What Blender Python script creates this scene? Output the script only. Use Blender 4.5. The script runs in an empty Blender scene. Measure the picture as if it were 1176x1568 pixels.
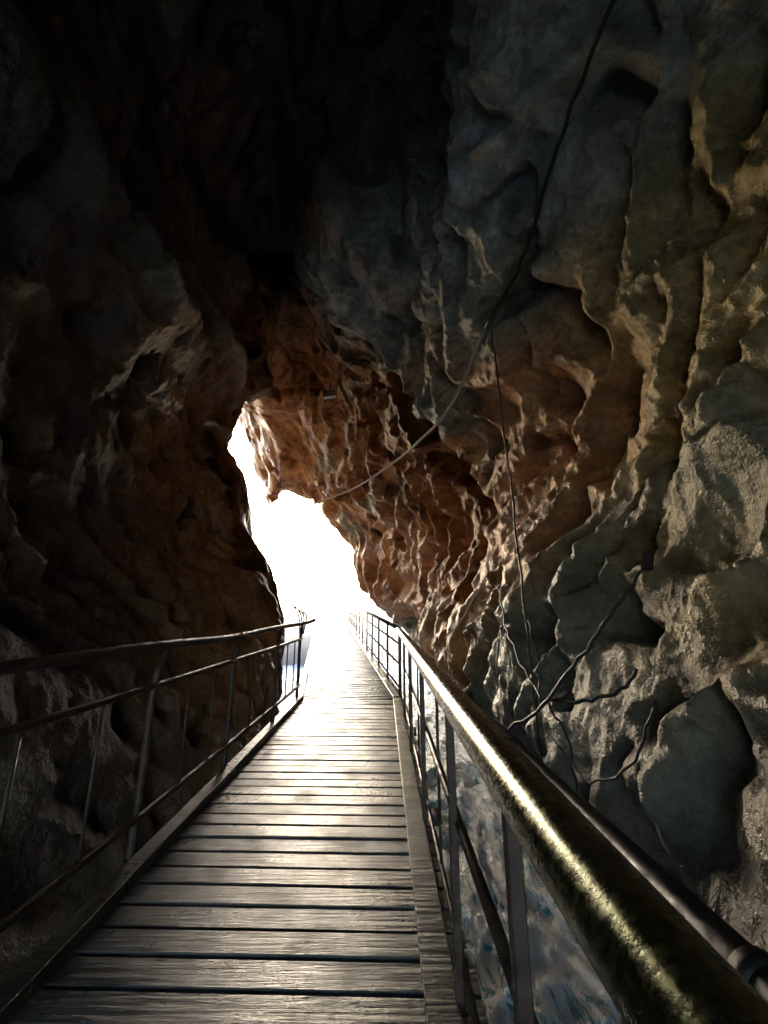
import bpy, math, random
import numpy as np
from mathutils import Vector, Matrix
rng=np.random.RandomState(7); random.seed(5)
sc=bpy.context.scene
sc.view_settings.view_transform='Standard'; sc.view_settings.look='None'; sc.view_settings.exposure=0

# ---------------------------------------------------------------- noise
perm=rng.permutation(256); perm=np.concatenate([perm,perm]).astype(np.int32)
grads=rng.normal(size=(256,3)).astype(np.float32); grads/=np.linalg.norm(grads,axis=1,keepdims=True)
def perlin(x,y,z):
    xi=np.floor(x).astype(np.int32);yi=np.floor(y).astype(np.int32);zi=np.floor(z).astype(np.int32)
    xf=(x-xi).astype(np.float32);yf=(y-yi).astype(np.float32);zf=(z-zi).astype(np.float32)
    xi&=255;yi&=255;zi&=255
    f=lambda t:t*t*t*(t*(t*6-15)+10)
    u=f(xf);v=f(yf);w=f(zf)
    def g(dx,dy,dz):
        h=perm[perm[perm[(xi+dx)&255]+((yi+dy)&255)]+((zi+dz)&255)]
        G=grads[h]
        return G[...,0]*(xf-dx)+G[...,1]*(yf-dy)+G[...,2]*(zf-dz)
    L=lambda a,b,t:a+(b-a)*t
    return 1.6*L(L(L(g(0,0,0),g(1,0,0),u),L(g(0,1,0),g(1,1,0),u),v),L(L(g(0,0,1),g(1,0,1),u),L(g(0,1,1),g(1,1,1),u),v),w)
def sst(a,b,v):
    t=np.clip((v-a)/(b-a),0,1); return t*t*(3-2*t)
def sabs(v,e): return np.sqrt(v*v+e*e)-e

# ---------------------------------------------------------------- materials helpers
def mat(name):
    m=bpy.data.materials.new(name); m.use_nodes=True
    nt=m.node_tree; b=nt.nodes['Principled BSDF']
    return m,nt,b
def N(nt,t,**k):
    n=nt.nodes.new(t)
    for a,v in k.items(): setattr(n,a,v)
    return n
def ramp(nt,fac,stops):
    r=N(nt,'ShaderNodeValToRGB'); e=r.color_ramp.elements
    while len(e)<len(stops): e.new(0.5)
    for i,(p,c) in enumerate(stops):
        e[i].position=p; e[i].color=(c if len(c)==4 else (*c,1))
    nt.links.new(fac,r.inputs[0]); return r.outputs[0]
def noise(nt,vec,scale,detail=4,rough=.6,dist=0):
    n=N(nt,'ShaderNodeTexNoise'); n.inputs['Scale'].default_value=scale
    n.inputs['Detail'].default_value=detail; n.inputs['Roughness'].default_value=rough
    n.inputs['Distortion'].default_value=dist
    nt.links.new(vec,n.inputs['Vector']); return n.outputs['Fac']
def mixc(nt,f,a,b,bt='MIX'):
    m=N(nt,'ShaderNodeMix',data_type='RGBA',blend_type=bt)
    for s,v in ((0,f),(6,a),(7,b)):
        if isinstance(v,(int,float)): m.inputs[s].default_value=v
        elif isinstance(v,tuple): m.inputs[s].default_value=(*v,1) if len(v)==3 else v
        else: nt.links.new(v,m.inputs[s])
    return m.outputs[2]
def math_(nt,op,a,b=0.0,c=0.0):
    m=N(nt,'ShaderNodeMath',operation=op)
    for i,v in enumerate((a,b,c)):
        if isinstance(v,(int,float)): m.inputs[i].default_value=v
        else: nt.links.new(v,m.inputs[i])
    return m.outputs[0]
def maprange(nt,v,a,b,c=0,d=1):
    m=N(nt,'ShaderNodeMapRange',interpolation_type='LINEAR'); nt.links.new(v,m.inputs[0])
    for i,x in enumerate((a,b,c,d)): m.inputs[i+1].default_value=x
    return m.outputs[0]
def mapping(nt,vec,scale=(1,1,1),rot=(0,0,0)):
    m=N(nt,'ShaderNodeMapping'); m.inputs['Scale'].default_value=scale; m.inputs['Rotation'].default_value=rot
    nt.links.new(vec,m.inputs['Vector']); return m.outputs[0]
def bump(nt,h,strength,dist,prev=None):
    b=N(nt,'ShaderNodeBump'); b.inputs['Strength'].default_value=strength; b.inputs['Distance'].default_value=dist
    nt.links.new(h,b.inputs['Height'])
    if prev: nt.links.new(prev,b.inputs['Normal'])
    return b.outputs[0]

def rock_mat():   # large-scale colour (minerals, painted light and shade) comes from a computed mesh attribute
    m,nt,b=mat('cave_limestone')
    geo=N(nt,'ShaderNodeNewGeometry'); P=geo.outputs['Position']
    at=N(nt,'ShaderNodeAttribute'); at.attribute_name='mineral_light_shade'
    n=noise(nt,P,9,4,.7)
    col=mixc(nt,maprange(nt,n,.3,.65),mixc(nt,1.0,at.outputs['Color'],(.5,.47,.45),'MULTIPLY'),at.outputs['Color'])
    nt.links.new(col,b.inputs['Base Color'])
    b.inputs['Roughness'].default_value=.42
    b2=bump(nt,n,1.0,.06); b2=bump(nt,noise(nt,P,45,2,.6),.7,.012,b2)
    nt.links.new(b2,b.inputs['Normal'])
    return m
ROCK=rock_mat()

def wood_mat(name,tint=(1,1,1)):
    m,nt,b=mat(name)
    geo=N(nt,'ShaderNodeNewGeometry'); P=geo.outputs['Position']
    g=noise(nt,mapping(nt,P,(1.5,28,28)),1.5,5,.7,.3); p=noise(nt,mapping(nt,P,(.6,6.45,1)),1.0,1,.5)
    blot=noise(nt,P,2.2,5,.7)
    c=ramp(nt,g,[(.3,(.072*tint[0],.074*tint[1],.07*tint[2])),(.55,(.17*tint[0],.18*tint[1],.172*tint[2])),(.75,(.28*tint[0],.29*tint[1],.275*tint[2]))])
    c=mixc(nt,maprange(nt,p,.3,.7),c,mixc(nt,1.0,c,(.5,.48,.46),'MULTIPLY'))
    c=mixc(nt,math_(nt,'MULTIPLY',maprange(nt,blot,.46,.64),.7),c,(.06,.053,.045))
    nt.links.new(c,b.inputs['Base Color'])
    nt.links.new(maprange(nt,blot,.35,.65,.20,.52),b.inputs['Roughness'])
    nt.links.new(bump(nt,g,.7,.010),b.inputs['Normal'])
    return m
WOOD=wood_mat('weathered_planks'); WOOD2=wood_mat('weathered_trim',(1.15,1.1,1.05)); WOODD=wood_mat('dark_kerb_timber',(.45,.36,.3))
def metal_mat(name,c1,c2,rough=.35,metallic=.6,bs=.25,scale=40,det=4):
    m,nt,b=mat(name)
    geo=N(nt,'ShaderNodeNewGeometry'); P=geo.outputs['Position']
    n=noise(nt,P,scale*.4,det,.7)
    c=ramp(nt,n,[(.38,c1),(.62,c2)]); nt.links.new(c,b.inputs['Base Color'])
    b.inputs['Metallic'].default_value=metallic
    nt.links.new(maprange(nt,n,.35,.65,rough*.75,rough*1.4),b.inputs['Roughness'])
    nt.links.new(bump(nt,n,bs,.006),b.inputs['Normal'])
    return m
RAILM=metal_mat('olive_painted_steel',(.05,.058,.026),(.085,.095,.040),.24,.6,.13,170,4)
STEEL=metal_mat('brown_painted_steel',(.035,.024,.018),(.09,.066,.05),.5,.1,.3,40)
BLACKP=metal_mat('black_plastic_pipe',(.010,.010,.012),(.018,.018,.02),.5,0,.25,20)
CABLE=metal_mat('black_cable',(.012,.012,.012),(.03,.028,.025),.5,0,.1,30)
ROPE=metal_mat('pale_rope',(.35,.31,.25),(.5,.45,.38),.8,0,.2,60)
LAMPM=metal_mat('pale_lamp_housing',(.6,.55,.45),(.75,.7,.6),.5,0,.1,20)

# ---------------------------------------------------------------- mesh helpers
class MB:
    def __init__(s): s.v=[];s.f=[];s.m=[];s.sm=[];s.mats=[]
    def mi(s,m):
        if m not in s.mats: s.mats.append(m)
        return s.mats.index(m)
    def add(s,vs,fs,m,smooth=False):
        o=len(s.v); s.v+= [tuple(v) for v in vs]; k=s.mi(m)
        for f in fs: s.f.append([i+o for i in f]); s.m.append(k); s.sm.append(smooth)
    def box(s,p0,p1,w,h,m,up=(0,0,1),bev=0.004):
        p0=Vector(p0);p1=Vector(p1); d=(p1-p0).normalized(); u=Vector(up)
        if abs(d.dot(u))>.98: u=Vector((0,1,0))
        r=d.cross(u).normalized(); u=r.cross(d).normalized()
        a,b=w/2,h/2; e=min(bev,a*.4,b*.4)
        prof=[(-a+e,-b),(a-e,-b),(a,-b+e),(a,b-e),(a-e,b),(-a+e,b),(-a,b-e),(-a,-b+e)]
        vs=[p0+r*x+u*y for x,y in prof]+[p1+r*x+u*y for x,y in prof]
        fs=[[i,(i+1)%8,(i+1)%8+8,i+8] for i in range(8)]+[list(range(8))[::-1],list(range(8,16))]
        s.add(vs,fs,m)
    def tube(s,pts,rad,m,n=12,smooth=True):
        pts=[Vector(p) for p in pts]; k=len(pts)
        rads=rad if hasattr(rad,'__len__') else [rad]*k
        t0=(pts[1]-pts[0]).normalized(); ref=Vector((0,0,1)) if abs(t0.z)<.9 else Vector((1,0,0))
        nrm=t0.cross(ref).normalized(); vs=[];fs=[]
        for i,p in enumerate(pts):
            t=(pts[min(i+1,k-1)]-pts[max(i-1,0)]).normalized()
            nrm=(nrm-t*nrm.dot(t)).normalized(); bn=t.cross(nrm)
            for j in range(n):
                a=2*math.pi*j/n; vs.append(p+(nrm*math.cos(a)+bn*math.sin(a))*rads[i])
        for i in range(k-1):
            for j in range(n): fs.append([i*n+j,i*n+(j+1)%n,(i+1)*n+(j+1)%n,(i+1)*n+j])
        fs.append(list(range(n))[::-1]); fs.append([(k-1)*n+j for j in range(n)])
        s.add(vs,fs,m,smooth)
    def obj(s,name,parent=None):
        me=bpy.data.meshes.new(name); me.from_pydata(s.v,[],s.f); 
        for m in s.mats: me.materials.append(m)
        me.polygons.foreach_set('material_index',s.m); me.polygons.foreach_set('use_smooth',s.sm); me.update()
        o=bpy.data.objects.new(name,me); sc.collection.objects.link(o)
        if parent: o.parent=parent
        return o
def spline(P,n=8):
    P=[Vector(p) for p in P]; Q=[P[0]*2-P[1]]+P+[P[-1]*2-P[-2]]; out=[]
    for i in range(1,len(Q)-2):
        for k in range(n):
            t=k/n; a,b,c,d=Q[i-1],Q[i],Q[i+1],Q[i+2]
            out.append(.5*((2*b)+(c-a)*t+(2*a-5*b+4*c-d)*t*t+(3*b-a-3*c+d)*t**3))
    out.append(P[-1]); return out

# ---------------------------------------------------------------- cave
ST=[
 (-6.5,(-1.2,-.2),[(4.6,-2.6),(4.6,-1.4),(3.4,-.2),(1.6,1.2),(-.8,2.4),(-1.7,3.2),(-2.6,3.4),(-3.4,3.0),(-3.7,2),(-3.6,0),(-3.0,-2.6),(-2,-2.8)]),  # unseen rear end, its opening shaped to let fill light in
 (-3.5,(-1.0,2.8),[(3.4,-2.6),(3.2,-.8),(2.5,.6),(2.4,2),(2.5,4),(1.8,6),(0,7.4),(-2,7.6),(-3.6,6.4),(-4.5,4),(-4.3,1),(-3.4,-2.6),(-1,-2.8)]),
 (0,(0,4),[(2.5,-2.6),(2.5,0),(3.0,1.6),(3.9,3.6),(4.1,5.4),(3.6,7.2),(2.6,9.2),(1,11.5),(-3,11.5),(-4.8,8),(-4.4,4),(-3.6,1),(-3.0,-2.6),(0,-2.8)]),
 (5,(0,4),[(2.1,-2.6),(2.4,0),(3.1,2),(3.8,4),(3.8,6),(2.8,7.6),(1.2,8.5),(1.2,9.6),(1.8,13),(-1.5,15),(-4.8,12.5),(-5.2,9.4),(-4.3,7.9),(-3.2,7.0),(-4.6,5.6),(-4.5,3),(-3.4,0),(-2.6,-2.6),(0,-2.8)]),
 (9,(-.3,4),[(2.3,-2.6),(2.4,0),(2.8,2),(3.1,4),(2.6,6.2),(.9,8.3),(-1.8,10.2),(-1.7,11.4),(-.6,14),(-3,15.5),(-5.2,13),(-5.1,10),(-3.6,8.5),(-5.1,6.9),(-5.3,5.5),(-4.6,3),(-3.1,.6),(-2.3,-.8),(-2.1,-2.6),(0,-2.8)]),
 (12,(-1.2,4),[(2.4,-2.6),(2.4,-.8),(2.0,.4),(2.0,2),(2.0,4),(1.2,6.2),(-.6,8.4),(-2.3,10.2),(-2.5,11),(-2.6,12.5),(-4.1,12),(-4.2,10.4),(-3.6,9.0),(-4.9,8.3),(-5.3,6.6),(-4.4,4.6),(-3.6,3.1),(-3.2,1.0),(-2.9,-2.6),(0,-2.8)]),
 (15,(-2.6,4),[(2.8,-2.6),(2.6,-1),(1.6,.2),(1.3,2),(1.0,4),(-.4,6),(-2.0,8.0),(-3.2,9.0),(-4.6,9.8),(-6.2,10.4),(-8.5,10.4),(-10.5,8),(-11,5.5),(-11,3.1),(-10.5,1),(-9.4,-2.6),(0,-2.8)]),  # hidden left side widened from here to let more light onto the right wall
 (19.5,(-5,4),[(4,-2.6),(3,-1),(.8,.4),(-.2,1.8),(-1.0,3.6),(-2.3,5.7),(-3.6,6.9),(-5.1,7.5),(-5.5,7.2),(-6.0,6.6),(-6.1,7.6),(-6.6,9.6),(-7.3,12.2),(-8.6,13.5),(-12,14),(-18,13),(-20,8),(-19,3.6),(-18,.7),(-16,-2.6),(-3,-2.8)]),
 (21.5,(-5.5,4.2),[(5,-2.6),(4,-1),(1.6,.4),(.8,2),(0,5),(-1.5,8),(-4,11),(-7,14),(-9,16),(-15,17),(-21,15),(-23,8),(-22,3),(-21,0),(-20,-2.6),(-4,-2.8)]),
]
MF=2400; M=1500
phi=np.linspace(-np.pi/2,1.5*np.pi,MF,endpoint=False)
def polyrad(c,poly):
    d=np.stack([np.cos(phi),np.sin(phi)],1); best=np.full(MF,1e9)
    p=np.array(poly)-np.array(c)
    for i in range(len(p)):
        a=p[i]; e=p[(i+1)%len(p)]-a
        den=d[:,0]*e[1]-d[:,1]*e[0]
        with np.errstate(divide='ignore',invalid='ignore'):
            t=(a[0]*e[1]-a[1]*e[0])/den; s=(a[0]*d[:,1]-a[1]*d[:,0])/den
        ok=(t>0)&(s>=-1e-6)&(s<=1+1e-6)
        best=np.where(ok&(t<best),t,best)
    k=30; ker=np.exp(-.5*(np.arange(-3*k,3*k+1)/9.)**2); ker/=ker.sum()
    return np.convolve(np.concatenate([best[-3*k:],best,best[:3*k]]),ker,'valid')
ys=np.concatenate([np.linspace(-6.5,1,100,endpoint=False),np.linspace(1,12,470,endpoint=False),np.linspace(12,19.5,260,endpoint=False),np.linspace(19.5,21.5,40)])
SY=np.array([s[0] for s in ST],float)
RR=np.stack([polyrad(s[1],s[2]) for s in ST]); CC=np.array([s[1] for s in ST],float)
def interp(tab,y):
    out=np.empty((len(y),)+tab.shape[1:])
    m=np.zeros_like(tab)
    for i in range(len(SY)):
        a=max(i-1,0);b_=min(i+1,len(SY)-1); m[i]=(tab[b_]-tab[a])/(SY[b_]-SY[a])*.7
    for k,yy in enumerate(y):
        i=min(max(np.searchsorted(SY,yy,side='right')-1,0),len(SY)-2)
        h=SY[i+1]-SY[i]; t=(yy-SY[i])/h
        out[k]=(2*t**3-3*t*t+1)*tab[i]+(t**3-2*t*t+t)*h*m[i]+(-2*t**3+3*t*t)*tab[i+1]+(t**3-t*t)*h*m[i+1]
    return out
RF=interp(RR,ys); C=interp(CC,ys)
CX=C[:,0][:,None];CZ=C[:,1][:,None]
ext=np.concatenate([phi,[phi[0]+2*np.pi]])
X0=np.empty((len(ys),M));Z0=np.empty((len(ys),M))
for k in range(len(ys)):
    r=np.concatenate([RF[k],RF[k][:1]]); x=C[k,0]+r*np.cos(ext); z=C[k,1]+r*np.sin(ext)
    L=np.concatenate([[0],np.cumsum(np.hypot(np.diff(x),np.diff(z)))]); u=np.linspace(0,L[-1],M,endpoint=False)
    X0[k]=np.interp(u,L,x); Z0[k]=np.interp(u,L,z)
Y0=np.repeat(ys[:,None],M,1)
B=np.stack([X0,Y0,Z0],-1)
tj=np.roll(B,-3,1)-np.roll(B,3,1); ti=np.gradient(B,axis=0)
NN=np.cross(ti,tj); NN/=np.linalg.norm(NN,axis=-1,keepdims=True)+1e-9
cen=np.stack([np.broadcast_to(CX,X0.shape),Y0,np.broadcast_to(CZ,X0.shape)],-1)
NN*=np.sign(((B-cen)*NN).sum(-1,keepdims=True).mean())
def near(pts,r):
    best=np.full(X0.shape,1e9)
    for a,b in zip(pts[:-1],pts[1:]):
        a=np.array(a,float);b=np.array(b,float); e=b-a; L=(e*e).sum()
        t=np.clip(((B-a)@e)/L,0,1)
        best=np.minimum(best,((B-a-t[...,None]*e)**2).sum(-1))
    return np.exp(-best/(r*r))
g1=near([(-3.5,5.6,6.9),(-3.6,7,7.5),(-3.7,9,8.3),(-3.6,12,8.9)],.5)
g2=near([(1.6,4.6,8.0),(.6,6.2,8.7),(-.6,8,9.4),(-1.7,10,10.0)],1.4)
# displacement (positive = into the rock)
wx=perlin(X0*.5,Y0*.5,Z0*.5)*.9; wz=perlin(X0*.5+31,Y0*.5+7,Z0*.5+3)*.9
big=perlin(X0*.28+5,Y0*.28,Z0*.28)*.85
a1=perlin(X0*.75+wx,Y0*.75+wz,Z0*.55)
q1=(X0*.9+Z0*.25)+wx*.6; q2=(Y0*1.0+Z0*.75)*1.15+wz*.8
fl=sabs(perlin(q1*.8,q2*1.25,Z0*.35+9),.12)
n2=perlin(X0*2.1+wx*2,Y0*2.1+wz*2,Z0*1.5)
n3=perlin(X0*4.6+wx*3,Y0*4.6,Z0*3.6+wz*2)
n4=perlin(X0*10,Y0*10,Z0*8)
pit=perlin(X0*1.3+50,Y0*1.3,Z0*1.3)
big=big*(1-.8*g1)
disp=big+(sabs(a1,.16)*2-.38)*.5*(1-.5*g1)+fl*.55-.12+(sabs(n2,.16)*.20-.04)+sabs(n3,.14)*.10+n4*.02+np.clip(pit-.3,0,1)*1.5*(1-g1)
right=1/(1+np.exp(-(X0-CX+.5)*1.5)); lowf=1/(1+np.exp((Z0+1.6)*3))
amp=(.5+.5*right)*(1-.8*lowf)
exitf=np.clip((Y0-13)/5,0,1); amp=amp*(1-.35*exitf)
V3=B+NN*(disp*amp)[...,None]
V=V3.reshape(-1,3).astype(np.float32)
nr=len(ys)
i=np.arange(nr-1)[:,None]*M; j=np.arange(M)[None]; j2=(j+1)%M
F=np.stack([i+j,i+M+j,i+M+j2,i+j2],-1).reshape(-1,4)
me=bpy.data.meshes.new('cave_walls'); me.vertices.add(len(V)); me.vertices.foreach_set('co',V.ravel())
me.loops.add(F.size); me.loops.foreach_set('vertex_index',F.ravel().astype(np.int32))
me.polygons.add(len(F)); me.polygons.foreach_set('loop_start',np.arange(0,F.size,4,dtype=np.int32)); me.polygons.foreach_set('loop_total',np.full(len(F),4,np.int32))
me.polygons.foreach_set('use_smooth',np.ones(len(F),bool)); me.update(calc_edges=True); me.materials.append(ROCK)
# colours per vertex: minerals, then painted shade and painted lit edges
def lerp(a,b,t): return a+(b-a)*t[...,None]
c3=lambda *a: np.array(a,float)
t=np.clip(.5+.5*n2+.35*perlin(X0*3.1+9,Y0*3.1,Z0*1.2)+.3*n3-.3*np.clip(pit-.2,0,1)*2,0,1)
grey=lerp(c3(.135,.13,.075),c3(.42,.40,.26),t)
ora=lerp(c3(.27,.105,.03),c3(.74,.43,.18),t)
tan=lerp(c3(.19,.135,.035),c3(.54,.42,.16),t)
ora=lerp(tan,ora,sst(3.8,7.5,Y0))
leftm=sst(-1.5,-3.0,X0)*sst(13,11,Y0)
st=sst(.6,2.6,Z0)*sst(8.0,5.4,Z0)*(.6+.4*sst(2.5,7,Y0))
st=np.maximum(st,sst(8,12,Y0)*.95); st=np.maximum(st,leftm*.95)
st=sst(.2,.8,st+.9*perlin(X0*.45+3,Y0*.45,Z0*.45)+.35*wx)
col=lerp(grey,ora,st)
bl=sst(2.6,.4,Z0)*sst(11,8,Y0)*(1-leftm)*.5
col=lerp(col,c3(.185,.185,.175)[None,None]*(.5+.9*t[...,None]),bl)
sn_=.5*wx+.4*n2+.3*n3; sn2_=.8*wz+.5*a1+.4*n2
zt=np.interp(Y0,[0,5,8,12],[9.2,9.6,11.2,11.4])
shade=np.maximum(sst(-.3,1.3,Z0-zt+sn_)*sst(3.8,1.4,X0+sn2_)*.93,leftm*(.92-.45*sst(5,10,Y0)))*sst(14.5,12.5,Y0+sn_)  # shade painted into the rock colour: ceiling recess and left wall
shade=np.maximum(shade,sst(5.0,1.0,Y0)*sst(2.2,.8,X0)*.95)  # painted shade over the near rock
shade=np.maximum(shade,leftm*sst(2.5,.5,Z0)*sst(9,5,Y0)*.96)  # painted shade on the low left rock
shade=shade*(1-.75*g1)
col=lerp(col,c3(.045,.024,.015)[None,None]+col*0,np.clip(shade+.2*n2*shade+.2*(a1)*shade,0,1))
col=lerp(col,c3(.50,.48,.40)[None,None]*(.45+.9*t[...,None]),np.clip(g2*1.1,0,1)*.75)  # light painted in: pale tone where the wall bulge looks lit
col=lerp(col,c3(.46,.40,.28)[None,None]*(.25+1.0*t[...,None]),np.clip(g1*1.1,0,1)*.7)  # light painted in: ledge paler, as if lit from below
ca=me.color_attributes.new('mineral_light_shade','FLOAT_COLOR','POINT')
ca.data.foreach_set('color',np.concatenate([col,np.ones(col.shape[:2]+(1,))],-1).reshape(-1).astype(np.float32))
cave=bpy.data.objects.new('cave_walls',me); sc.collection.objects.link(cave)

# ---------------------------------------------------------------- ground + river
def ground():
    m,nt,b=mat('pale_gravel'); geo=N(nt,'ShaderNodeNewGeometry'); P=geo.outputs['Position']
    n=noise(nt,P,1.2,4,.7); nt.links.new(ramp(nt,n,[(.3,(.35,.32,.27)),(.7,(.5,.47,.42))]),b.inputs['Base Color']); b.inputs['Roughness'].default_value=.9
    nt.links.new(bump(nt,n,.6,.1),b.inputs['Normal'])
    gx=np.concatenate([np.linspace(-600,-30,20),np.linspace(-28,20,60),np.linspace(24,600,20)])
    gy=np.concatenate([np.linspace(-600,-12,20),np.linspace(-10,50,80),np.linspace(54,900,30)])
    GX,GY=np.meshgrid(gx,gy)
    H=-3.4+sst(22,27,GY)*(1-sst(-1.5,0.5,GX+(GY-24)*.15)*(1-sst(4,8,GX)))*4.1+ .15*perlin(GX*.3,GY*.3,GX*0+.5)
    H=np.where((GY<22),-3.4,H)
    V=np.stack([GX,GY,H],-1).reshape(-1,3); nx=len(gx); fs=[]
    for a in range(len(gy)-1):
        for c in range(nx-1): fs.append([a*nx+c,a*nx+c+1,(a+1)*nx+c+1,(a+1)*nx+c])
    me=bpy.data.meshes.new('ground'); me.from_pydata(V.tolist(),[],fs); me.materials.append(m)
    for p in me.polygons: p.use_smooth=True
    sc.collection.objects.link(bpy.data.objects.new('ground',me))
ground()
def river():
    m,nt,b=mat('rushing_water'); geo=N(nt,'ShaderNodeNewGeometry'); P=geo.outputs['Position']
    f=noise(nt,mapping(nt,P,(2.6,.9,1)),2.2,9,.80,1.0)
    c=ramp(nt,f,[(.40,(.03,.24,.38)),(.46,(.25,.62,.82)),(.50,(.82,.94,1.0)),(.56,(.95,.98,1.0))]); nt.links.new(c,b.inputs['Base Color'])
    nt.links.new(maprange(nt,f,.42,.52,.06,.4),b.inputs['Roughness'])
    nt.links.new(bump(nt,f,.8,.14),b.inputs['Normal'])
    xs=np.linspace(-6,5,260); yy=np.linspace(-10,26,760); GX,GY=np.meshgrid(xs,yy)
    wq=perlin(GX*.8,GY*.5,GX*0+3)
    H=-1.6+.12*perlin(GX*1.3+wq,GY*.7,GX*0)+.07*perlin(GX*4+2*wq,GY*1.8,GX*0+5)+.04*perlin(GX*9+2*wq,GY*4,GX*0+5)
    V=np.stack([GX,GY,H],-1).reshape(-1,3); nx=len(xs)
    fs=[[a*nx+c,a*nx+c+1,(a+1)*nx+c+1,(a+1)*nx+c] for a in range(len(yy)-1) for c in range(nx-1)]
    me=bpy.data.meshes.new('river_water'); me.from_pydata(V.tolist(),[],fs); me.materials.append(m)
    me.polygons.foreach_set('use_smooth',np.ones(len(fs),bool))
    sc.collection.objects.link(bpy.data.objects.new('river_water',me))
river()

# ---------------------------------------------------------------- scatter volume added in the cave mouth to imitate lens bloom
def bloom_volume():
    m=bpy.data.materials.new('exit_bloom_volume'); m.use_nodes=True; nt=m.node_tree; nt.nodes.clear()
    o=nt.nodes.new('ShaderNodeOutputMaterial'); v=nt.nodes.new('ShaderNodeVolumeScatter'); v.inputs['Density'].default_value=.17; v.inputs['Anisotropy'].default_value=.6
    v.inputs['Color'].default_value=(1,.98,.94,1); nt.links.new(v.outputs[0],o.inputs['Volume'])
    mb=MB(); mb.box((-7,10.2,5.2),(-7,21.4,5.2),26,15,m,bev=.5); mb.obj('exit_bloom_volume')
bloom_volume()

# ---------------------------------------------------------------- boardwalk
XL,XR=-1.50,.38; YK=7.4; HD=math.radians(-8.5); SL=.05
d2=Vector((math.sin(HD),math.cos(HD),0)); r2=Vector((math.cos(HD),-math.sin(HD),0))
def sec2(s,x,z=0):
    o=Vector((-.56,YK,0)); xx=(x+.56); return o+d2*s+r2*xx+Vector((0,0,z+SL*s))
mb=MB()
y=-2.5
while y<YK-.05:
    w=.136+random.uniform(-.004,.004); z=random.uniform(-.004,.004); sk=.025
    xl=XL+random.uniform(-.02,.02); xr=XR+random.uniform(-.02,.015)
    mb.box((xl,y-(xl)*sk,z-.02),(xr,y-(xr)*sk+random.uniform(-.004,.004),z-.02+random.uniform(-.004,.004)),w,.04,WOOD)
    y+=.158
s=.06
while s<18:
    mb.box(sec2(s,XL,-.02),sec2(s,XR,-.02+random.uniform(-.003,.003)),.138,.04,WOOD); s+=.158
k=-2.5
while k<YK:
    e=min(k+2.4,YK); mb.box((.225,k,.0165),(.225,e-.006,.0165),.135,.028,WOOD2); k+=2.4
mb.box(sec2(0,.225,.0165),sec2(18,.225,.0165),.12,.028,WOOD2)
mb.box((XL+.05,-2.5,.04),(XL+.05,YK,.04),.1,.075,WOODD); mb.box(sec2(0,XL+.05,.04),sec2(18,XL+.05,.04),.1,.075,WOODD)
for x in (XL+.15,-.55,.3):
    mb.box((x,-2.5,-.125),(x,YK,-.125),.09,.16,STEEL); mb.box(sec2(0,x,-.125),sec2(18,x,-.125),.09,.16,STEEL)
for yy in (-1,1.5,4,6.5):
    mb.box((XL,yy,-.26),(XR+.1,yy,-.26),.1,.1,STEEL)
    for x in (XL+.2,.25): mb.tube([(x,yy,-.3),(x,yy,-2.9)],.06,STEEL)
for ss in (2,6,10,14):
    mb.box(sec2(ss,XL,-.26),sec2(ss,XR,-.26),.1,.1,STEEL)
    for x in (XL+.2,.25): mb.tube([sec2(ss,x,-.3),sec2(ss,x,-3.2)],.06,STEEL)
mb.obj('wooden_boardwalk')

# ---------------------------------------------------------------- left railing
mb=MB()
def lx(y): return -1.46-(.02*max(0,6-y)) - (.012*max(0,3-y)**2)
ly=(-1.5,-.5,.6,1.9,2.8,4.1,5.6,7.2)
mb.tube(spline([(lx(y),y,1.27-(.03 if 3.4<y<5.5 else 0)) for y in ly],6),.03,STEEL,14)
mb.tube(spline([(lx(y)+.02,y,1.02) for y in ly],4),.02,STEEL,10)
mb.tube(spline([(lx(y)+.02,y,.27) for y in ly],4),.022,STEEL,10)
for y in (-.2,1.35,2.8,4.15,5.7,7.15):
    x=lx(y)
    mb.tube(spline([(x-.015,y,-.2),(x,y,.4),(x,y,.95),(x+.01,y+.02,1.12),(x+.005,y+.10,1.22),(x,y+.15,1.26)],5),.026,STEEL,10)
    mb.box((x-.02,y-.05,-.05),(x-.02,y+.05,-.05),.02,.22,STEEL)
for a,b in zip((-.2,1.35,2.8,4.15,5.7),(1.35,2.8,4.15,5.7,7.15)):
    for k in (1,2):
        y=a+(b-a)*k/3; mb.tube([(lx(y)+.02,y,.27),(lx(y)+.02,y,1.02)],.010,STEEL,8)
x=lx(7.2)
for k in range(4):
    mb.tube(spline([(x-.02+k*.02,7.2,1.1),(x-.06+k*.045,7.25,1.38),(x-.16+k*.06,7.3,1.55-k*.03),(x-.27+k*.08,7.3,1.66-k*.07)],5),.013,STEEL,8)
mb.tube(spline([(x-.02,7.2,1.27),(x+.10,7.3,1.29),(x+.22,7.35,1.34)],5),.028,STEEL,10)
mb.obj('metal_railing')

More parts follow.
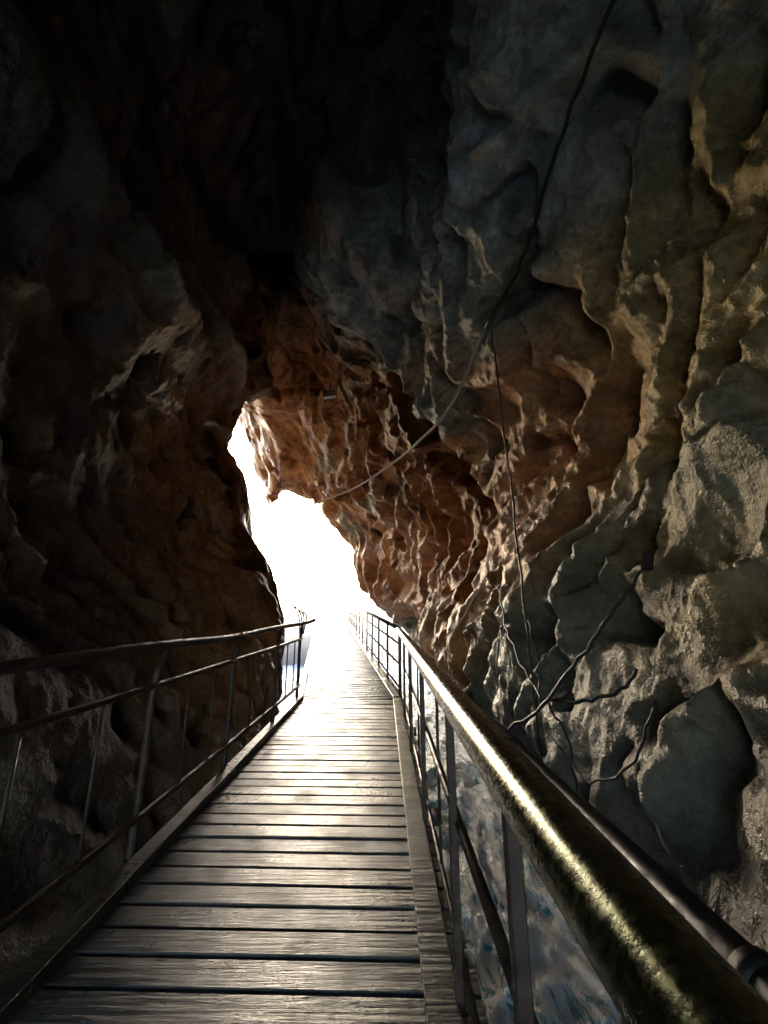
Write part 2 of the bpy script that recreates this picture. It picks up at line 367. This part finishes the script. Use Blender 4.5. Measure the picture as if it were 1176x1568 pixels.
# ---------------------------------------------------------------- right railing with fat handrail
mb=MB(); RZ=1.15; RX=.275
mb.tube(spline([(RX,y,RZ) for y in (-1.5,0,.5,1,2,3,4.5,6,7.0)]+[(RX-.01,7.4,RZ+.01)],8),.055,RAILM,40)
for y in (-.6,1.06,1.95,3.3,4.7,6.1,7.4):
    mb.box((RX+.02,y,-.25),(RX+.02,y,RZ-.04),.035,.035,STEEL)
    mb.box((RX+.06,y-.05,-.08),(RX+.06,y+.05,-.08),.02,.2,STEEL)
for z,r in ((.62,.02),(.12,.014)):
    mb.tube([(RX+.045,-1.5,z),(RX+.045,7.4,z)],r,STEEL,10)
for y in (-.1,.66,2.6,4.0,5.4,6.75):
    mb.tube([(RX+.045,y,.12),(RX+.045,y,RZ-.03)],.009,STEEL,8)
for z,r in ((1.17,.04),(.9,.02),(.55,.02),(.15,.02)):
    mb.tube([sec2(0,.3,z),sec2(17.8,.3,z)],r,STEEL,12)
for k in range(0,13):
    s=.05+k*1.4; mb.box(sec2(s,.3,-.2),sec2(s,.3,1.17),.05,.05,STEEL)
    mb.box(sec2(s+.7,.3,.15),sec2(s+.7,.3,1.17),.02,.02,STEEL)
mb.obj('metal_railing')

# ---------------------------------------------------------------- black pipe along the wall
mb=MB()
pp=spline([(1.58,-1,.0),(1.58,.6,.0),(1.58,1.6,-.02),(1.57,2.5,-.04),(1.56,3.4,-.06),(1.56,4.6,-.1),(1.58,6.0,-.14),(1.62,7.5,-.2),(1.75,9.0,-.3),(2.3,10.5,-.5)],8)
mb.tube(pp,.11,BLACKP,24)
for k in (20,44):
    a=pp[k]; d=(pp[k+1]-pp[k]).normalized(); mb.tube([a-d*.04,a+d*.04],.13,BLACKP,24)
mb.obj('black_water_pipe')

# ---------------------------------------------------------------- cables
def wob(P,n,a,seed):
    r=random.Random(seed); return [p+Vector((r.uniform(-a,a),r.uniform(-a,a),r.uniform(-a,a))) for p in spline(P,n)]
mb=MB()
mb.tube(wob([(2.45,2.2,8.1),(2.5,2.8,8.0),(2.5,3.55,8.0),(2.4,4.2,7.7),(2.3,5.3,7.15),(1.95,6.5,6.8)],6,.02,1),.03,CABLE,8)
mb.tube(spline([(1.95,6.5,6.8),(1.44,7.7,5.8),(.85,9.4,5.7),(.24,11.3,5.86),(-1.2,14.3,6.0),(-3.5,17.4,6.15)],8),.034,ROPE,8)
mb.obj('power_cable')
mb=MB(); mb.tube(wob([(2.1,6.55,6.8),(2.06,6.2,4.6),(2.02,5.9,2.8),(2.0,5.7,.93),(2.0,5.6,-.3)],7,.015,2),.016,CABLE,8); 
mb.tube(wob([(2.03,5.95,1.6),(2.06,5.7,1.2),(2.1,5.7,.7),(2.02,5.6,.2)],6,.03,5),.011,CABLE,8); mb.obj('hanging_wire')
mb=MB()
mb.tube(wob([(3.0,4.45,2.05),(2.75,4.5,1.7),(2.4,4.6,1.25),(2.1,4.8,.8),(1.85,5.0,.42),(1.6,5.5,.04)],5,.02,3),.022,CABLE,8)
mb.tube(wob([(1.95,4.95,.5),(2.15,4.6,.55),(2.4,4.3,.72),(2.55,4.2,.95)],5,.02,4),.02,CABLE,8)
mb.tube(wob([(1.9,4.95,.45),(2.05,4.9,.1),(2.1,4.9,-.4),(1.95,5.0,-1.0)],5,.03,6),.013,CABLE,8)
mb.tube(wob([(1.85,5.0,.42),(1.9,5.8,.8),(1.95,6.6,1.3),(2.0,7.0,1.9)],5,.03,9),.013,CABLE,8)
mb.box((2.95,4.42,1.95),(3.02,4.46,2.14),.1,.07,CABLE)
mb.obj('power_cable')
mb=MB()
mb.tube(wob([(2.15,8.0,2.3),(1.9,8.6,1.7),(1.7,9.3,1.2),(1.45,9.6,.9)],6,.02,7),.016,ROPE,8)
mb.tube(wob([(2.2,7.4,1.6),(2.0,7.2,.9),(1.9,7.0,.4)],5,.03,8),.014,CABLE,8)
mb.tube(wob([(2.3,3.6,.75),(2.2,3.9,.2),(2.0,4.3,-.1),(1.9,4.9,.1)],5,.02,12),.012,CABLE,8)
mb.obj('hanging_wire')
mb=MB(); c=Vector((-1.75,11.3,8.2)); 
mb.box(c+Vector((-.2,0,0)),c+Vector((.2,-.05,.03)),.16,.22,LAMPM,bev=.02); mb.box(c+Vector((-.22,.1,.02)),c+Vector((.22,.05,.05)),.1,.26,STEEL,bev=.01)
mb.tube([c+Vector((-.1,.1,0)),c+Vector((-.12,.5,.35)),c+Vector((-.15,1.2,1.2))],.02,STEEL,8); mb.tube([c+Vector((.1,.1,0)),c+Vector((.12,.5,.35)),c+Vector((.1,1.2,1.3))],.02,STEEL,8)
mb.obj('cave_floodlight')

# ---------------------------------------------------------------- light
w=bpy.data.worlds.new('World'); sc.world=w; w.use_nodes=True
nt=w.node_tree; bg=nt.nodes['Background']; sky=nt.nodes.new('ShaderNodeTexSky'); sky.sky_type='NISHITA'; sky.sun_disc=False
EL=math.radians(26); AZ=math.radians(-25)
sky.sun_elevation=EL; sky.sun_rotation=AZ; sky.dust_density=2.5
nt.links.new(sky.outputs[0],bg.inputs[0]); bg.inputs[1].default_value=1.6
sl=bpy.data.lights.new('sun','SUN'); sl.energy=5; sl.angle=math.radians(2.5); sl.color=(1,.96,.9)
so=bpy.data.objects.new('sun',sl); sc.collection.objects.link(so)
D=Vector((math.sin(AZ)*math.cos(EL),math.cos(AZ)*math.cos(EL),math.sin(EL)))
so.rotation_euler=D.to_track_quat('Z','Y').to_euler(); so.location=D*60

# ---------------------------------------------------------------- camera
cd=bpy.data.cameras.new('camera'); co=bpy.data.objects.new('camera',cd); sc.collection.objects.link(co)
cd.sensor_fit='HORIZONTAL'; cd.sensor_width=36; cd.lens=18.37; cd.clip_start=.02; cd.clip_end=3000
co.location=(0,0,1.5); co.rotation_euler=(math.radians(90+14.1),0,0); sc.camera=co
